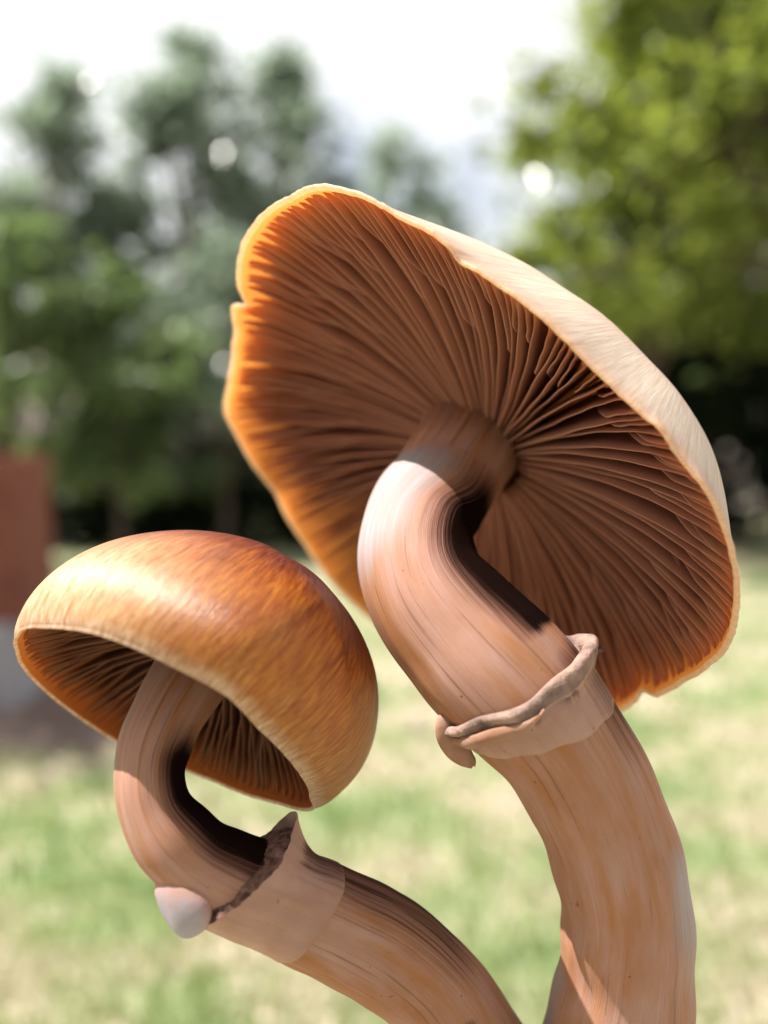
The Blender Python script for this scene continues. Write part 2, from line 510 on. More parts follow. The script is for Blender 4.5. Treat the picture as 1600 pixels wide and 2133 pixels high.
            P = np.stack([rows[0][0], rows[1][0], rows[2][0], rows[3][0], rows[3][1], rows[2][1], rows[1][1], rows[0][1]], 1)   # n x 8
            F = []
            for i in range(n - 1):
                for j in range(7):
                    F.append((i * 8 + j, i * 8 + j + 1, (i + 1) * 8 + j + 1, (i + 1) * 8 + j))
            for b in (0, (n - 1) * 8):
                F.append((b, b + 1, b + 6, b + 7)); F.append((b + 1, b + 2, b + 5, b + 6)); F.append((b + 2, b + 3, b + 4, b + 5))
            ed = np.tile([0, 0, .55, 1, 1, .55, 0, 0], n)
            mesh_obj('gill', W(P.reshape(-1, 3)), F, mat, parent, {'ss': np.repeat(q, 8), 'edge': ed})

def ridge_line(p0, p1):
    """angle, slope and height of the dome line that runs through two picture points"""
    ph = np.linspace(.05, 1.5, 120)[:, None]; Tn = np.linspace(-np.pi, np.pi, 360, endpoint=False)[None]
    rr = np.interp(Tn, capB.T, capB.rs, period=2 * np.pi) * capB.rho(ph); eta = np.sin(ph) ** capB.q
    P = capB.C + (rr * np.cos(Tn) + capB.su * eta)[..., None] * capB.u + (rr * np.sin(Tn))[..., None] * capB.v + (capB.H * eta + 0 * Tn)[..., None] * capB.N
    q = np.stack([P[..., 0] / P[..., 2] * FPX + CX, CY - P[..., 1] / P[..., 2] * FPX], -1)
    out = []
    for p in (p0, p1):
        e = np.hypot(q[..., 0] - p[0], q[..., 1] - p[1]) + P[..., 2] * 900
        i, j = np.unravel_index(np.argmin(e), e.shape)
        out.append((ph[i, 0], Tn[0, j]))
    (f0, t0), (f1, t1) = out
    dt = (t1 - t0 + np.pi) % (2 * np.pi) - np.pi
    sl = dt / (f1 - f0) if abs(f1 - f0) > .05 else 0.0
    return (t0 + (.7 - f0) * sl, sl, (f0 + f1) / 2)

# ------------------------------------------------------------------ stems
def catmull(P, n):
    P = np.asarray(P, float)
    d = np.r_[0, np.cumsum(np.linalg.norm(np.diff(P[:, :3], axis=0), axis=1) ** .5)]
    t = np.linspace(0, d[-1], n)
    # natural-ish cubic hermite with finite-difference tangents
    m = np.zeros_like(P)
    m[1:-1] = (P[2:] - P[:-2]) / (d[2:] - d[:-2])[:, None]
    m[0] = (P[1] - P[0]) / (d[1] - d[0]); m[-1] = (P[-1] - P[-2]) / (d[-1] - d[-2])
    k = np.clip(np.searchsorted(d, t, 'right') - 1, 0, len(d) - 2)
    h = (d[k + 1] - d[k])[:, None]; x = ((t - d[k]) / (d[k + 1] - d[k]))[:, None]
    return (2*x**3-3*x**2+1)*P[k] + (x**3-2*x**2+x)*h*m[k] + (-2*x**3+3*x**2)*P[k+1] + (x**3-x**2)*h*m[k+1]

class Stem:
    """pts: (px x, px y, depth, radius in picture px)"""
    def __init__(s, pts, n=200, m=96):
        P = np.array([np.r_[px(a, b, z), w / FPX * z] for a, b, z, w in pts])
        Q = catmull(P, n)
        for _ in range(3):
            Q[1:-1] = (Q[:-2] + 2 * Q[1:-1] + Q[2:]) / 4
        s.c, s.rad, s.n, s.m = Q[:, :3], Q[:, 3], n, m
        t = np.gradient(s.c, axis=0); t /= np.linalg.norm(t, axis=1)[:, None]
        s.t = t
        # side vector: perpendicular to the axis, pointing at the camera, so that angle 0 faces the viewer
        cur = -s.c[0] / np.linalg.norm(s.c[0])
        A = np.zeros_like(t)
        for i in range(n):
            ref = -s.c[i] / np.linalg.norm(s.c[i])
            a = ref - (ref @ t[i]) * t[i]
            if np.linalg.norm(a) < .35:
                a = a + (cur - (cur @ t[i]) * t[i]) * .7
            a /= np.linalg.norm(a)
            cur = .5 * cur + .5 * a
            cur -= (cur @ t[i]) * t[i]; cur /= np.linalg.norm(cur)
            A[i] = cur
        s.a = A
        s.b = np.cross(t, A)
        s.L = np.r_[0, np.cumsum(np.linalg.norm(np.diff(s.c, axis=0), axis=1))]
        s.ridge = None
    def skin(s, i, ang):
        i = np.broadcast_to(np.clip(i, 0, s.n - 1.001), np.broadcast(i, ang).shape); i0 = i.astype(int); fi = i - i0
        a = ((np.broadcast_to(ang, i.shape) + np.pi) / (2 * np.pi) * s.m) % s.m; a0 = a.astype(int) % s.m; fa = a - a.astype(int); a1 = (a0 + 1) % s.m
        g = s.ridge
        return (g[i0, a0] * (1 - fa) + g[i0, a1] * fa) * (1 - fi) + (g[i0 + 1, a0] * (1 - fa) + g[i0 + 1, a1] * fa) * fi
    def pos(s, i, ang, dr=0.0):
        """i: float station, ang: angle round the axis; arrays broadcast"""
        i = np.asarray(i, float); x = np.arange(s.n)
        f = lambda A: np.stack([np.interp(i, x, A[:, k]) for k in range(3)], -1)
        r = np.interp(i, x, s.rad) + dr
        if s.ridge is not None:
            r = r + s.skin(i, ang)
        return f(s.c) + (r * np.cos(ang))[..., None] * f(s.a) + (r * np.sin(ang))[..., None] * f(s.b)
    def station(s, x, y):
        q = np.stack([s.c[:, 0] / s.c[:, 2] * FPX + CX, CY - s.c[:, 1] / s.c[:, 2] * FPX], 1)
        return int(np.argmin(np.hypot(q[:, 0] - x, q[:, 1] - y)))
    def build(s, root, mat, shade_stain_fn, white_fn, seed):
        I, A = np.meshgrid(np.arange(s.n), np.linspace(-np.pi, np.pi, s.m, endpoint=False), indexing='ij')
        rg = np.random.default_rng(seed)
        ridge = noise1(s.m, 26, seed, 1.0)[None, :] * .00030 + (noise1(s.m, 5, seed + 1, 1.0)[None, :] * np.sin(I / s.n * 7 + 1)) * .0009
        ridge = ridge + (noise1(s.m, 34, seed + 2)[None, :] * noise1(s.n, 14, seed + 3)[:, None]) * .00035 + noise1(s.n, 16, seed + 4)[:, None] * .0005
        P = s.pos(I, A, ridge)
        s.ridge = np.broadcast_to(ridge, I.shape).copy()
        q = np.stack([P[..., 0] / P[..., 2] * FPX + CX, CY - P[..., 1] / P[..., 2] * FPX], -1)
        fib = np.stack([np.cos(A), np.sin(A), s.L[I]], -1).reshape(-1, 3)
        st = shade_stain_fn(I, A, s); wh = white_fn(I, A, s)
        F = grid_faces(s.n, s.m)
        F.append(tuple(range((s.n - 1) * s.m, s.n * s.m)))
        return mesh_obj('stem', W(P.reshape(-1, 3)), F, mat, root, {'fib': fib, 'stain': st.ravel(), 'white': wh.ravel()})  # stain carries the painted shade and spores

def bump01(x, lo, hi, soft):
    return np.clip((x - lo) / soft, 0, 1) * np.clip((hi - x) / soft, 0, 1)
def sstep(x, a, b):
    t = np.clip((x - a) / (b - a), 0, 1)
    return t * t * (3 - 2 * t)

def sheet(name, rows, thick, mat, parent):
    """a curved sheet with thickness; rows: n x m x 3 in camera coordinates"""
    R = np.asarray(rows); n, m = R.shape[:2]
    du = np.gradient(R, axis=0); dv = np.gradient(R, axis=1)
    nn = np.cross(du, dv); nn /= np.linalg.norm(nn, axis=-1)[..., None] + 1e-12
    th = np.broadcast_to(np.asarray(thick, float), (n, m))[..., None]
    A, B = R + nn * th / 2, R - nn * th / 2
    F = grid_faces(n, m, False) + [f[::-1] for f in grid_faces(n, m, False, n * m)]
    for i in range(n - 1):
        for j in (0, m - 1):
            f = (i * m + j, (i + 1) * m + j, n * m + (i + 1) * m + j, n * m + i * m + j)
            F.append(f if j == 0 else f[::-1])
    for j in range(m - 1):
        for i in (0, n - 1):
            f = (i * m + j, n * m + i * m + j, n * m + i * m + j + 1, i * m + j + 1)
            F.append(f if i == 0 else f[::-1])
    return mesh_obj(name, W(np.concatenate([A.reshape(-1, 3), B.reshape(-1, 3)])), F, mat, parent)

# ================================================================== the place
# ---- ground
def mat_lawn():
    m, nt = new_mat('lawn_soil')
    tc = nd(nt, 'TexCoord').outputs['Object']
    n1 = nd(nt, 'TexNoise', {'Vector': tc, 'Scale': 3.2, 'Detail': 5, 'Roughness': .6}).outputs['Fac']
    n2 = nd(nt, 'TexNoise', {'Vector': tc, 'Scale': 60.0, 'Detail': 4}).outputs['Fac']
    c = ramp(nt, n1, [(.34, (.17, .24, .11)), (.46, (.31, .32, .20)), (.56, (.45, .38, .31)), (.75, (.50, .42, .37))])
    c = mix(nt, math_n(nt, 'MULTIPLY', n2, .5), c, mix(nt, 1.0, c, (.55, .5, .42), 'MULTIPLY'))
    return finish(m, nt, c, .9, .1, n2, .5, .02)
def mat_grass():
    m, nt = new_mat('grass_blades')
    tc = nd(nt, 'TexCoord').outputs['Object']
    n1 = nd(nt, 'TexNoise', {'Vector': tc, 'Scale': 3.2, 'Detail': 5, 'Roughness': .6}).outputs['Fac']
    c = ramp(nt, n1, [(.34, (.13, .22, .07)), (.46, (.27, .33, .15)), (.57, (.44, .40, .28)), (.74, (.52, .44, .36))])
    return finish(m, nt, c, .6, .25, trans=.4, trans_col=mix(nt, .3, c, (.5, .7, .15)))
M_lawn, M_grass = mat_lawn(), mat_grass()
ng = 60
gxs = np.linspace(-60, 60, ng); gys = np.concatenate([np.linspace(-30, 12, ng - 20), np.linspace(14, 120, 20)])
GX, GY = np.meshgrid(gxs, gys, indexing='ij')
ground = mesh_obj('lawn', np.stack([GX, GY, 0 * GX], -1), grid_faces(ng, ng, False), M_lawn)
for p in ground.data.polygons:
    pass
ground.data.flip_normals()
ground['kind'] = 'structure'

def in_path(x, y):
    return (x < gx(265, 2.3) + (y - 2.3) * -.10) & (y > 2.10 + (x + .56) * -.10) & (y < 4.6)
nb = 90000
yy = 0.75 * (14 / 0.75) ** RNG.uniform(0, 1, nb)
xx = RNG.uniform(-.62, .62, nb) * (yy + .5)
ok = ~in_path(xx, yy)
xx, yy = xx[ok], yy[ok]; nb = len(xx)
hh = RNG.uniform(.012, .04, nb); an = RNG.uniform(0, 6.28, nb); wv = RNG.uniform(.0015, .003, nb) * (1 + yy * .35)
dx, dy = np.cos(an), np.sin(an); lx, ly = RNG.normal(0, .012, nb), RNG.normal(0, .012, nb)
B0 = np.stack([xx - dx * wv, yy - dy * wv, 0 * xx - .002], -1); B1 = np.stack([xx + dx * wv, yy + dy * wv, 0 * xx - .002], -1)
B2 = np.stack([xx + lx, yy + ly, hh], -1)
gr = mesh_obj('grass', np.stack([B0, B1, B2], 1).reshape(-1, 3), np.arange(nb * 3).reshape(-1, 3), M_grass, smooth=False)
gr['kind'] = 'stuff'; gr['label'] = 'short patchy green and straw coloured grass of the lawn'; gr['category'] = 'grass'

# ---- path of pinkish earth beside the pillar
M_path = mat_plain('path_earth', (.10, .068, .058), (.15, .105, .092), 6, .9, .5, 0, .02)
pc = [(gx(265, 2.3), 2.06, .004), (gx(265, 2.3) - .23, 4.6, .004), (-6, 4.6, .004), (-6, 2.60, .004), (-.95, 2.14, .004)]
path = mesh_obj('path', pc, [(0, 1, 2, 3, 4)], M_path, smooth=False)
path['kind'] = 'structure'

# ---- trees and shrubs
def mat_leaf(name, a, b, tcol, tr=.45, rough=.32):
    m, nt = new_mat(name)
    r = nd(nt, 'Attribute', attribute_name='lv').outputs['Fac']
    c = mix(nt, r, a, b)
    return finish(m, nt, c, rough, .9 if rough < .25 else .5 if rough < .5 else .1, trans=tr, trans_col=mix(nt, r, tcol, tuple(x * 1.25 for x in tcol)))
M_leaf_l = mat_leaf('leaf_grey_green', (.05, .075, .055), (.24, .29, .23), (.30, .38, .26), .48, .2)
M_leaf_s = mat_leaf('leaf_fresh_green', (.04, .07, .03), (.16, .21, .09), (.24, .34, .10), .42, .2)
M_leaf_r = mat_leaf('leaf_yellow_green', (.025, .042, .012), (.17, .20, .04), (.30, .36, .05), .5)
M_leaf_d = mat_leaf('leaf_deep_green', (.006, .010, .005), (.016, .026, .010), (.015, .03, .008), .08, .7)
M_bark = mat_plain('bark', (.07, .05, .04), (.14, .10, .08), 18, .9, .8, 0, .02)

def leaf_cloud(clumps, n, size, rg, up=.3):
    """clumps: list of (centre, radius xyz). returns verts, faces, lv"""
    wts = np.array([np.prod(c[1]) ** (2 / 3) * (c[2] if len(c) > 2 else 1) for c in clumps]); wts /= wts.sum()
    k = rg.choice(len(clumps), n, p=wts)
    cen = np.array([c[0] for c in clumps])[k]; rad = np.array([c[1] for c in clumps])[k]
    d = rg.normal(size=(n, 3)); d /= np.linalg.norm(d, axis=1)[:, None]
    P = cen + d * rad * (np.abs(rg.normal(0, .58, n)))[:, None]
    nrm = rg.normal(size=(n, 3)); nrm[:, 2] = np.abs(nrm[:, 2]) + up; nrm /= np.linalg.norm(nrm, axis=1)[:, None]
    a = np.cross(nrm, rg.normal(size=(n, 3))); a /= np.linalg.norm(a, axis=1)[:, None]
    b = np.cross(nrm, a)
    L = size * rg.uniform(.6, 1.3, n)[:, None]; Wd = L * rg.uniform(.36, .5, n)[:, None]
    V = np.stack([P - a * L * .5, P + b * Wd * .5 - a * L * .05 + nrm * L * .06, P + a * L * .5, P - b * Wd * .5 - a * L * .05 + nrm * L * .06], 1)
    F = np.concatenate([np.arange(n)[:, None] * 4 + np.array([[0, 1, 2]]), np.arange(n)[:, None] * 4 + np.array([[0, 2, 3]])])
    tone = rg.uniform(0, 1, len(clumps))
    return V.reshape(-1, 3), F, np.repeat(np.clip(tone[k] * .75 + rg.uniform(0, .25, n), 0, 1) ** 1.4, 4)

def tube(P, R, m=8):
    P = np.asarray(P, float); n = len(P)
    t = np.gradient(P, axis=0); t /= np.linalg.norm(t, axis=1)[:, None] + 1e-9
    a = np.cross(t, [0.3, 1, 0.1]); a /= np.linalg.norm(a, axis=1)[:, None]; b = np.cross(t, a)
    A = np.linspace(0, 2 * np.pi, m, endpoint=False)
    V = P[:, None] + np.asarray(R)[:, None, None] * (np.cos(A)[None, :, None] * a[:, None] + np.sin(A)[None, :, None] * b[:, None])
    return V.reshape(-1, 3), grid_faces(n, m) + [tuple(range(m)), tuple(range((n - 1) * m, n * m))]

def tree(name, label, cat, x, y, top, base, hw, mat, n, size, seed, ncl=46, cl=.22, taper=.5, trunk_r=.06, group=None, shift=0.0, lean=0.0, thin_top=.6):
    """x,y: foot; top/base: crown heights; hw: half width of the crown; taper: how much narrower the top is"""
    rg = np.random.default_rng(seed)
    root = thing(name, label, cat, (x, y, 0), group)
    H = top - base
    clumps = []
    for i in range(ncl):
        w = rg.uniform(0, 1) ** .9
        z = base + H * w
        width = hw * (1 - taper * w) * math.sin(math.pi * min(1, .22 + .78 * w) ** .75) ** .5 if w < .97 else hw * .12
        an, rr = rg.uniform(0, 6.28), rg.uniform(0, 1) ** .5
        c = np.array([x + lean + shift * w + math.cos(an) * rr * width, y + math.sin(an) * rr * width * .8, z])
        rad = cl * hw * rg.uniform(.55, 1.25)
        clumps.append((c, np.array([rad, rad, rad * rg.uniform(.6, 1.0)]) * (1 + .35 * w), 1 - .72 * w * thin_top))
    # limbs
    V, F = [], []
    ctr = np.array([x + lean + shift * .5, y, base + H * .62])
    P = np.linspace(0, 1, 9)[:, None] * (ctr - np.array([x, y, 0])) + np.array([x, y, -.05])
    P[1:-1, :2] += rg.normal(0, trunk_r * .25, (7, 2))
    v, f = tube(P, np.linspace(trunk_r, trunk_r * .4, 9)); V.append(v); F += f; off = len(v)
    for c, r, _w in clumps[::2]:
        s = P[rg.integers(3, 8)]
        mid = (s + c) / 2 + np.array([0, 0, -.08 * H * rg.uniform(-.5, 1)])
        Q = np.array([s, (s + mid) / 2, mid, (mid + c) / 2, c])
        v, f = tube(Q, np.linspace(trunk_r * .35, trunk_r * .08, 5), 6)
        V.append(v); F += [tuple(i + off for i in q) for q in f]; off += len(v)
    mesh_obj('trunk', np.concatenate(V), F, M_bark, root)
    v, f, lv = leaf_cloud(clumps, n, size, rg)
    mesh_obj('crown', v, f, mat, root, {'lv': lv}, False)
    return root

G_T = 'trees behind the lawn'
def T(label, xpx, depth, top_px, base_px, hw_px, mat, n, size, seed, **k):
    k.setdefault('group', G_T)
    return tree(k.pop('name', 'garden_tree'), label, k.pop('cat', 'tree'), gx(xpx, depth), depth, gz(top_px, depth), gz(base_px, depth), hw_px / FPX * depth, mat, n, size, seed, **k)
T('tall grey-green tree rising highest above the bushes against the white sky', 400, 8.0, 70, 900, 330, M_leaf_l, 11000, .12, 1, taper=.58, ncl=96, cl=.17, thin_top=1.0)
T('grey-green tree with a pointed top between the tallest tree and the mushroom cap', 600, 8.6, 140, 920, 290, M_leaf_l, 9000, .12, 2, taper=.55, ncl=84, cl=.17, thin_top=1.0)
T('loose pale tree above the terracotta pillar', 120, 7.6, 170, 900, 300, M_leaf_l, 9000, .12, 3, taper=.4, ncl=80, cl=.17, thin_top=1.0)
T('low thin tree in the sky gap behind the big mushroom cap', 840, 9.6, 300, 920, 230, M_leaf_l, 4200, .12, 4, taper=.5, ncl=36, cl=.22)
G_S = 'bushes in front of the trees'
B_ = dict(name='garden_bush', cat='bush', group=G_S, trunk_r=.035)
T('bright green bush beside the terracotta pillar', 30, 6.0, 480, 960, 250, M_leaf_s, 7000, .10, 11, taper=.3, ncl=44, cl=.21, **B_)
T('sunlit green bush with glinting leaves below the tallest tree', 250, 6.4, 600, 1010, 240, M_leaf_s, 7000, .10, 12, taper=.3, ncl=46, cl=.21, **B_)
T('dark leafy bush close behind the orange gilled edge of the big cap', 470, 6.9, 540, 1000, 240, M_leaf_l, 7000, .10, 13, taper=.3, ncl=46, cl=.21, **B_)
T('wide yellow-green broadleaf tree hanging over the dark hedge', 1860, 5.8, -300, 660, 520, M_leaf_r, 13000, .12, 21, taper=.1, ncl=90, cl=.2, trunk_r=.09, lean=-.95)
T('dark green tree leaning into the sky beside the yellow-green tree', 1330, 7.0, 180, 720, 330, M_leaf_r, 8000, .12, 22, taper=.5, ncl=50, cl=.24, shift=.1)
T('dense dark tree spreading over the hedge behind the yellow-green tree', 1640, 8.2, 60, 600, 640, M_leaf_s, 15000, .13, 23, taper=.1, ncl=90, cl=.26, trunk_r=.08)

tree('garden_tree', 'unseen spreading tree added to shade the terracotta pillar', 'tree', -3.0, 2.5, 3.6, 1.5, 1.25, M_leaf_s, 5200, .13, 70, taper=.2, ncl=46, cl=.26, trunk_r=.08, group='unseen trees added to block light')  # unseen tree added off to the left to shade pillar and lawn
for k_, (x_, y_, h_) in enumerate(((-2.9, -3.4, 4.2), (.3, -4.2, 4.8), (3.3, -3.2, 4.4))):  # unseen trees added behind the camera to cut skylight on the gills
    tree('garden_tree', ('unseen broad tree added behind the camera, left, to cut sky fill', 'unseen tallest tree added behind the camera, middle, to cut sky fill', 'unseen broad tree added behind the camera, right, to cut sky fill')[k_], 'tree',
         x_, y_, h_, .5, 1.75, M_leaf_s, 7000, .17, 60 + k_, taper=.25, ncl=60, cl=.26, trunk_r=.1, group='unseen trees added to block light')

def hedge(label, x0, x1, y, top, depth_t, n, seed):
    rg = np.random.default_rng(seed)
    root = thing('hedge', label, 'hedge', ((x0 + x1) / 2, y, 0), 'dark hedges at the end of the lawn')
    cl = []
    for i in range(150):
        cl.append((np.array([rg.uniform(x0, x1), y + rg.uniform(0, depth_t), rg.uniform(.1, top)]), np.array([.5, .4, .36])))
    V, F, off = [], [], 0
    for i in range(9):
        X = x0 + (i + .5) / 9 * (x1 - x0)
        v, f = tube([(X, y + depth_t * .6, -.05), (X + .05, y + depth_t * .6, top * .4), (X, y + depth_t * .5, top * .85)], [.03, .025, .01], 6)
        V.append(v); F += [tuple(i + off for i in q) for q in f]; off += len(v)
    mesh_obj('stems', np.concatenate(V), F, M_bark, root)
    v, f, lv = leaf_cloud(cl, n, .115, rg)
    v[:, 2] = np.maximum(v[:, 2], .01)
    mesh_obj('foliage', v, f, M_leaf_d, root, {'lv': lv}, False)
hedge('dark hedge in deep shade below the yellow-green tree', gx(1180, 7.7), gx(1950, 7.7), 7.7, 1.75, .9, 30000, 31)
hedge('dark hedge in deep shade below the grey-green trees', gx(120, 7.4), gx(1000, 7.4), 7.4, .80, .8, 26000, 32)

# ---- plaster garden wall seen through the leaves
M_plaster = mat_plain('plaster_pink_grey', (.58, .50, .50), (.66, .58, .57), 3, .9, .3, 0, .01)
M_coping = mat_plain('coping_stone', (.42, .38, .36), (.5, .46, .44), 5, .9, .4, 0, .01)
def box(x0, x1, y0, y1, z0, z1, bev=0.0):
    V = [(x, y, z) for x in (x0, x1) for y in (y0, y1) for z in (z0, z1)]
    F = [(0, 1, 3, 2), (4, 6, 7, 5), (0, 4, 5, 1), (2, 3, 7, 6), (0, 2, 6, 4), (1, 5, 7, 3)]
    return V, F
wall = thing('garden_wall', 'pale pinkish plaster garden wall glimpsed through the trees', 'wall', (0, 14, 0))
v, f = box(-12, 12, 14, 14.22, -.1, 2.75); mesh_obj('wall_face', v, f, M_plaster, wall, smooth=False)
v, f = box(-12, 12, 13.95, 14.27, 2.752, 2.84); mesh_obj('coping', v, f, M_coping, wall, smooth=False)

# ---- terracotta pillar on a pale plinth
M_terra = mat_plain('terracotta_render', (.15, .048, .033), (.20, .07, .045), 9, .85, .4, 0, .01)
M_plinth = mat_plain('plinth_pale', (.26, .24, .26), (.33, .31, .33), 7, .85, .4, 0, .01)
def lathe_square(prof, x, y, lean, n=4):
    V, F = [], []
    for (h, w) in prof:
        for sx, sy in ((-1, -1), (1, -1), (1, 1), (-1, 1)):
            V.append((x + sx * w + lean * h, y + sy * w, h))
    F = grid_faces(len(prof), 4) + [(3, 2, 1, 0), tuple(range((len(prof) - 1) * 4, len(prof) * 4))]
    return V, F
pil = thing('garden_pillar', 'terracotta red garden pillar on a pale plinth beside the lawn', 'pillar', (-1.065, 2.68, 0))
v, f = lathe_square([(-.02, .185), (.19, .175), (.215, .16)], -1.105, 2.68, 0); mesh_obj('plinth', v, f, M_plinth, pil, smooth=False)
v, f = lathe_square([(.216, .150), (.24, .145), (.52, .132), (.60, .130)], -1.065, 2.68, 0); mesh_obj('shaft', v, f, M_terra, pil, smooth=False)
v, f = lathe_square([(.601, .135), (.63, .137), (.645, .120)], -1.065, 2.68, 0); mesh_obj('pillar_cap', v, f, M_terra, pil, smooth=False)

# ================================================================== the mushrooms
G_M = 'mushrooms growing together'
base_big = W(px(1190, 2560, .285)); base_small = W(px(1130, 2560, .285))
big = thing('mushroom', 'large open mushroom tilted back, showing brown gills and a folded ring on its thick stem', 'mushroom', base_big, G_M)
small = thing('mushroom', 'smaller mushroom with a rounded amber cap on a hooked stem with torn sheath', 'mushroom', base_small, G_M)

capA = Cap(RIM_BIG, 42, 60, (903, 1030), .298, (.0534, .4925, 1.3207, -.1144, .0083, 0.0), 0.0225, 2.3, .0125, .150, 480, 3, .0008)
capB = Cap(RIM_SMALL, 63, 60, (334, 1495), .254, (.0487, .7365, 1.3636, .2491, .0100, 0.0), .0200, 2.4, .0060, .22, 300, 9, .00045)
oA = capA.build(big, M_cap_big, M_flesh_big)
capA.gills(oA, M_gill_big, 92, 112, .00036)
RIDGE = ridge_line((640, 1210), (705, 1370))
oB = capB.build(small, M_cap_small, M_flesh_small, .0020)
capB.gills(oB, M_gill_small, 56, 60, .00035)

stA = Stem([(992, 905, .322, 112), (975, 935, .309, 108), (925, 1012, .292, 108), (872, 1100, .275, 114), (885, 1218, .262, 130), (985, 1345, .255, 150),
            (1075, 1440, .252, 152), (1170, 1553, .252, 143), (1250, 1700, .255, 138), (1298, 1860, .258, 136), (1305, 2000, .262, 140), (1290, 2133, .266, 149), (1250, 2330, .274, 160), (1190, 2570, .285, 160)], 230, 112)
stB = Stem([(430, 1330, .268, 92), (405, 1400, .260, 84), (352, 1490, .250, 78), (316, 1590, .243, 72), (328, 1690, .240, 77), (396, 1778, .240, 90), (480, 1833, .243, 100), (590, 1880, .247, 103),
            (700, 1928, .252, 106), (800, 1980, .257, 108), (890, 2050, .262, 108), (955, 2133, .266, 112), (1040, 2290, .274, 118), (1125, 2560, .285, 118)], 210, 96)

rA = stA.station(1075, 1440)
def shade_stainA(I, A, s):  # cap's cast shadow painted down the inner edge, with some spores
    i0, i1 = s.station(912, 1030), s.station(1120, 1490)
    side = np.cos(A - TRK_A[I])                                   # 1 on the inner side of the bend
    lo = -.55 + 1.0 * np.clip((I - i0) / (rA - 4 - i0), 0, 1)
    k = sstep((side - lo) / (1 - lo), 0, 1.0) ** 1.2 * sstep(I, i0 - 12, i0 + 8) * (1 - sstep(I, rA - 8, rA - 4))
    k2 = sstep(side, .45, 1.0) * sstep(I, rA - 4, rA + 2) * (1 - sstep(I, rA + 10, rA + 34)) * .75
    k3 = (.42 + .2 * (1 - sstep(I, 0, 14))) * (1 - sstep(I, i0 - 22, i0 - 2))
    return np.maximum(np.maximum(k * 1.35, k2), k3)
def whiteA(I, A, s):  # sunlit patches and rim light painted pale, over a whitish stem top
    i0, i1 = s.station(905, 1050), s.station(880, 1200)
    side = np.cos(A - ANG_OUT)
    w = .75 * sstep(side, -.35, .6) * sstep(I, i0 - 14, i0) * (1 - sstep(I, i1 - 8, i1 + 6))
    j = s.station(1290, 1830)
    w2 = .62 * sstep(np.cos(A - ANG_IN), .55, .98) * sstep(I, j - 14, j) * (1 - sstep(I, j + 8, j + 40))
    w3 = .5 * sstep(np.cos(A - ANG_OUT), .8, .99) * sstep(I, s.station(1302, 1960), s.station(1300, 2040))
    return np.maximum(np.maximum(w, w2), w3)
# which angle round the axis lies on the right-hand edge of the stem as seen here
def edge_angle(s, i):
    A = np.linspace(-np.pi, np.pi, 72, endpoint=False)
    P = s.pos(np.full(72, float(i)), A)
    t = s.t[i]; d2 = np.array([-t[1], t[0]])                     # left normal of the axis in the picture (x right, y up)
    q = P[:, :2] / P[:, 2:3]
    k = q @ d2
    return A[np.argmax(k)], A[np.argmin(k)]
def edge_track(s):
    a = np.array([edge_angle(s, i)[0] for i in range(s.n)])
    v = np.stack([np.cos(a), np.sin(a)], 1)
    for _ in range(12):
        v[1:-1] = (v[:-2] + v[1:-1] + v[2:]) / 3
    return np.arctan2(v[:, 1], v[:, 0])
ANG_IN, ANG_OUT = edge_angle(stA, stA.station(1000, 1360))
TRK_A, TRK_B = edge_track(stA), edge_track(stB)
oSA = stA.build(big, M_stem, shade_stainA, whiteA, 41)

B_IN, B_OUT = edge_angle(stB, stB.station(330, 1690))
def shade_stainB(I, A, s):  # inner-curve shade painted in, with spores and one dark spot
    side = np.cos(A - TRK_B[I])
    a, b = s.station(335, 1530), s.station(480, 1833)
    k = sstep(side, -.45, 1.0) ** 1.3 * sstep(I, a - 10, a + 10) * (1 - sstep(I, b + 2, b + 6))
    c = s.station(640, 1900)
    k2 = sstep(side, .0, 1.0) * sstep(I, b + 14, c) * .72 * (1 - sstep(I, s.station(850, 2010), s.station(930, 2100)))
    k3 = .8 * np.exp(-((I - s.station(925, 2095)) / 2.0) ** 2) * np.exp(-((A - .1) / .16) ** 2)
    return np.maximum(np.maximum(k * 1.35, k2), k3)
oSB = stB.build(small, M_stem, shade_stainB, lambda I, A, s: .34 * sstep(np.cos(A - B_OUT), -.2, .9) * (1 - sstep(I, s.station(330, 1690), s.station(400, 1780))), 42)

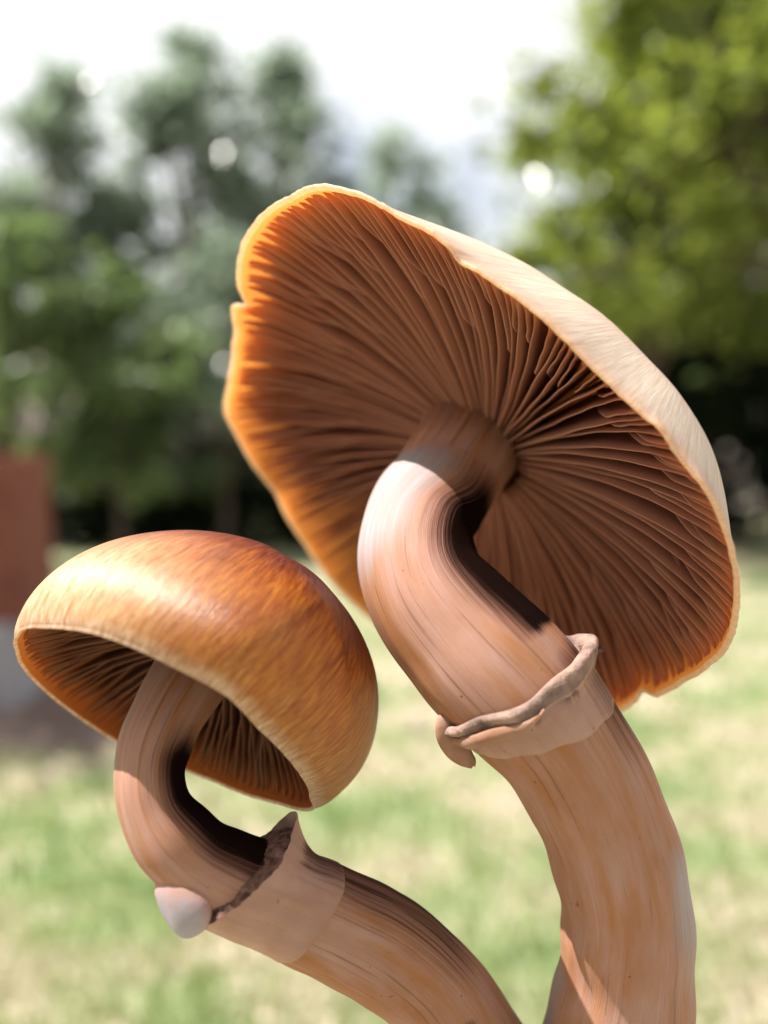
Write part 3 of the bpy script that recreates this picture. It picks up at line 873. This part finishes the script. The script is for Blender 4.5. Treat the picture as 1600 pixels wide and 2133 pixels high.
# ---- ring of the large mushroom: a rolled collar, its sleeve below, a hanging flap and a torn tip
def ring_big():
    M = 220
    A = np.linspace(-np.pi, np.pi, M, endpoint=False)
    wob = noise1(M, 9, 71, 1.0)
    front = np.cos(A)
    st = rA - 1.2 + 3.0 * front + 1.0 * wob + 4.4 * np.cos(A - ANG_IN)
    end = rA + 8.5 + .9 * noise1(M, 14, 72, 1.0) + 2.0 * front + 5.0 * np.cos(A - ANG_IN)
    big_in = np.clip(np.cos(A - ANG_IN), 0, 1)
    amp = .80 + .42 * noise1(M, 10, 74) + .18 * noise1(M, 31, 76) + .65 * big_in ** 2 - .5 * np.exp(-((np.cos(A - ANG_IN) - .62) / .035) ** 2) * (np.sin(A) * np.sin(ANG_IN) > 0)
    up1 = 1.0 + .35 * noise1(M, 13, 77) + .5 * big_in
    prof = [(None, .00002), (None, .00020), (.12, .00026), (.35, .00034), (.6, .00048), (.8, .00080)]
    rows, stn, sides = [], [], []
    for w, dr in prof:
        I = end - (end - st) * (0 if w is None else w)
        rows.append(stA.pos(I + (.05 if dr < .0001 else 0), A, dr + .00007 * noise1(M, 36, 73)))
    nS = len(rows)
    for ds, dr in ((1.5, .0010), (1.0, .0016), (.5, .0022), (0, .0027), (-.5, .0029), (-1.0, .0028), (-1.45, .0023), (-1.7, .0016), (-1.6, .0009), (-1.2, .0004), (-.6, -.0005)):
        wr = .00016 * noise1(M, 44, 78 + int(ds * 10))
        rows.append(stA.pos(st + ds * up1, A, dr * amp + wr))
    P = np.array(rows)
    F = grid_faces(len(rows), M)
    mi = [0] * ((nS + 1) * M) + [1] * (len(F) - (nS + 1) * M)
    stn = np.concatenate([np.tile(.55 * sstep(np.cos(A - ANG_IN), .45, 1.0), len(rows))])
    fibv = np.stack([np.tile(np.cos(A), len(rows)), np.tile(np.sin(A), len(rows)), np.repeat(np.linspace(0, .02, len(rows)), M)], -1)
    ring = mesh_obj('ring', W(P.reshape(-1, 3)), F, [M_sleeve, M_ring], big, {'fib': fibv, 'stain': stn}, True, mi)
    # lower lip hanging under the collar on the outer side
    n, m = 8, 60
    AA = np.linspace(ANG_OUT - .25 if ANG_OUT < 0 else ANG_OUT + .25, .1, m)
    rows = []
    for k in range(n):
        w = k / (n - 1)
        fall = np.sin(np.clip(np.linspace(0, 1, m) * 1.02, 0, 1) * np.pi) ** .6
        base = np.interp(AA, A, st, period=2 * np.pi)
        rows.append(stA.pos(base + 1.0 + w * fall * (2.4 + .8 * noise1(m, 7, 99)), AA, .0022 + .0012 * np.sin(w * np.pi * .8) * fall - .0006 * w))
    sheet('ring_lip', rows, .0007, M_ring_under, ring)
    # hanging flap
    pts = [(915, 1492, .247), (907, 1515, .246), (912, 1545, .246), (932, 1575, .247), (958, 1592, .249), (981, 1598, .251)]
    wid = [40, 52, 56, 48, 34, 6]
    rows = []
    for (x, y, z), wd in zip(catmull(np.array(pts, float), 14), np.interp(np.linspace(0, 5, 14), range(6), wid)):
        q = np.linspace(0, 1, 7)
        curl = np.sin(q * np.pi)
        rows.append([px(x + a * wd, y - a * wd * .30 - 3 * c, z + .0022 * a - .0012 * c) for a, c in zip(q, curl)])
    sheet('ring_flap', rows, .0009, M_ring_under, ring)
    # torn tip on the far edge
    pts = np.array([[px(1205, 1345, .2485), px(1232, 1338, .2500), px(1258, 1352, .2520)],
                    [px(1212, 1362, .2480), px(1235, 1352, .2498), px(1259, 1353, .2520)],
                    [px(1220, 1382, .2480), px(1237, 1366, .2498), px(1258, 1355, .2520)]])
    sheet('ring_tip', pts, .0006, M_torn, ring)
ring_big()

# ---- torn sheath of the small mushroom
def ring_small():
    M = 264
    A = np.linspace(-np.pi, np.pi, M, endpoint=False)
    i0 = stB.station(505, 1842)
    up = np.cos(A - B_IN)                                       # 1 on the upper edge
    jag = noise1(M, 18, 82, .6) + noise1(M, 80, 81, .35)
    top = i0 - 2.2 + 6.4 * up + jag + 1.0 * np.cos(A) + 1.5 * np.clip(up, 0, 1) ** 10
    end = stB.station(650, 1898) - 1.5 + .35 * noise1(M, 9, 83, 1.0) + 1.2 * np.cos(A) + 2.4 * up
    flare0 = .0011 + .0030 * np.clip(up, 0, 1) ** 3 + .0009 * np.clip(np.cos(A), 0, 1)
    flare = flare0 + .0040 * np.clip(up, 0, 1) ** 14
    rows = []
    n = 18
    for k in range(n):
        w = k / (n - 1)
        I = top * (1 - w) + end * w
        rows.append(stB.pos(I, A, .00024 + flare * np.clip(1 - w * 1.5, 0, 1) ** 1.8 + .0001 * noise1(M, 24, 90 + k // 3)))
    rows.append(stB.pos(end + .05, A, .00002 + 0 * A))
    stn = []
    for k in range(len(rows)):
        w = k / (n - 1)
        stn.append(.85 * sstep(up + .10 * noise1(M, 30, 87), .25, 1.0) * sstep(w, .15, .4))
    fibv = np.stack([np.tile(np.cos(A), len(rows)), np.tile(np.sin(A), len(rows)), np.repeat(np.linspace(0, .02, len(rows)), M)], -1)
    sl = mesh_obj('ring_sheath', W(np.array(rows).reshape(-1, 3)), grid_faces(len(rows), M), M_sleeve, small, {'fib': fibv, 'stain': np.concatenate(stn)})
    # torn end, a rough slope from the edge back to the stem
    rg = np.random.default_rng(85)
    tr = []
    KT = 16
    wid = 2.6 + 2.6 * np.clip(up, -.5, 1) + noise1(M, 12, 86, 1.1) + noise1(M, 60, 88, .5)
    for k in range(KT):
        w = k / (KT - 1)
        env = math.sin(math.pi * w)
        rough = env * (noise1(M, 17, 200 + k // 4, .0005) + noise1(M, 70, 230 + k, .00028) + rg.normal(0, .00010, M))
        I = top + .25 - w * wid
        tr.append(stB.pos(I, A, (.0002 + flare0) * (1 - w) ** .9 - .0004 * w + rough + .0003 * env))
    mesh_obj('torn_edge', W(np.array(tr).reshape(-1, 3)), [f[::-1] for f in grid_faces(len(tr), M)], M_torn, sl)
    # swollen white remnant under the hook
    n, m = 30, 34
    ic = stB.station(420, 1796); B0 = edge_angle(stB, ic)[1]
    RR, TH = np.meshgrid(np.linspace(1, 0.01, n), np.linspace(0, 2 * np.pi, m, endpoint=False), indexing='ij')
    S, Q = RR * np.cos(TH), RR * np.sin(TH)
    win = np.clip(1 - RR ** 2, 0, 1) ** .62
    lump = 1 + .08 * np.sin(4 * S + 1) * np.cos(3 * Q) + .04 * np.sin(9 * Q + 3 * S)
    V = stB.pos(ic + .9 + 7.2 * S + 1.8 * win, B0 + .10 + .85 * Q, .0054 * win * lump - .0005).reshape(-1, 3)
    F = grid_faces(n, m) + [tuple(range((n - 1) * m, n * m))]
    mesh_obj('ring_flap', W(np.array(V)), F, M_knob, small, {'wk': win.ravel()})
ring_small()

# ---- the weathered post top the pair grows on (just below the picture)
M_wood = mat_plain('weathered_wood', (.20, .15, .11), (.32, .25, .19), 30, .9, .7, 0, .004)
def post():
    c = (base_big + base_small) / 2
    z1 = c[2] + .006
    root = thing('wooden_post', 'short weathered wooden post under the mushrooms', 'post', (c[0], c[1], 0))
    m = 40; A = np.linspace(0, 2 * np.pi, m, endpoint=False)
    rr = .062 + noise1(m, 12, 91, .003)
    rows = []
    for h, k in ((-.03, 1.06), (.1, 1.03), (.25, 1.0), (z1 - .006, .98), (z1, .94), (z1 + .0005, .5), (z1, .02)):
        rows.append(np.stack([c[0] + rr * k * np.cos(A), c[1] - .004 + rr * k * np.sin(A), np.full(m, h)], -1))
    mesh_obj('timber', np.array(rows).reshape(-1, 3), grid_faces(len(rows), m), M_wood, root)
post()

for o in bpy.data.objects:
    if '_o' in o:
        del o['_o']
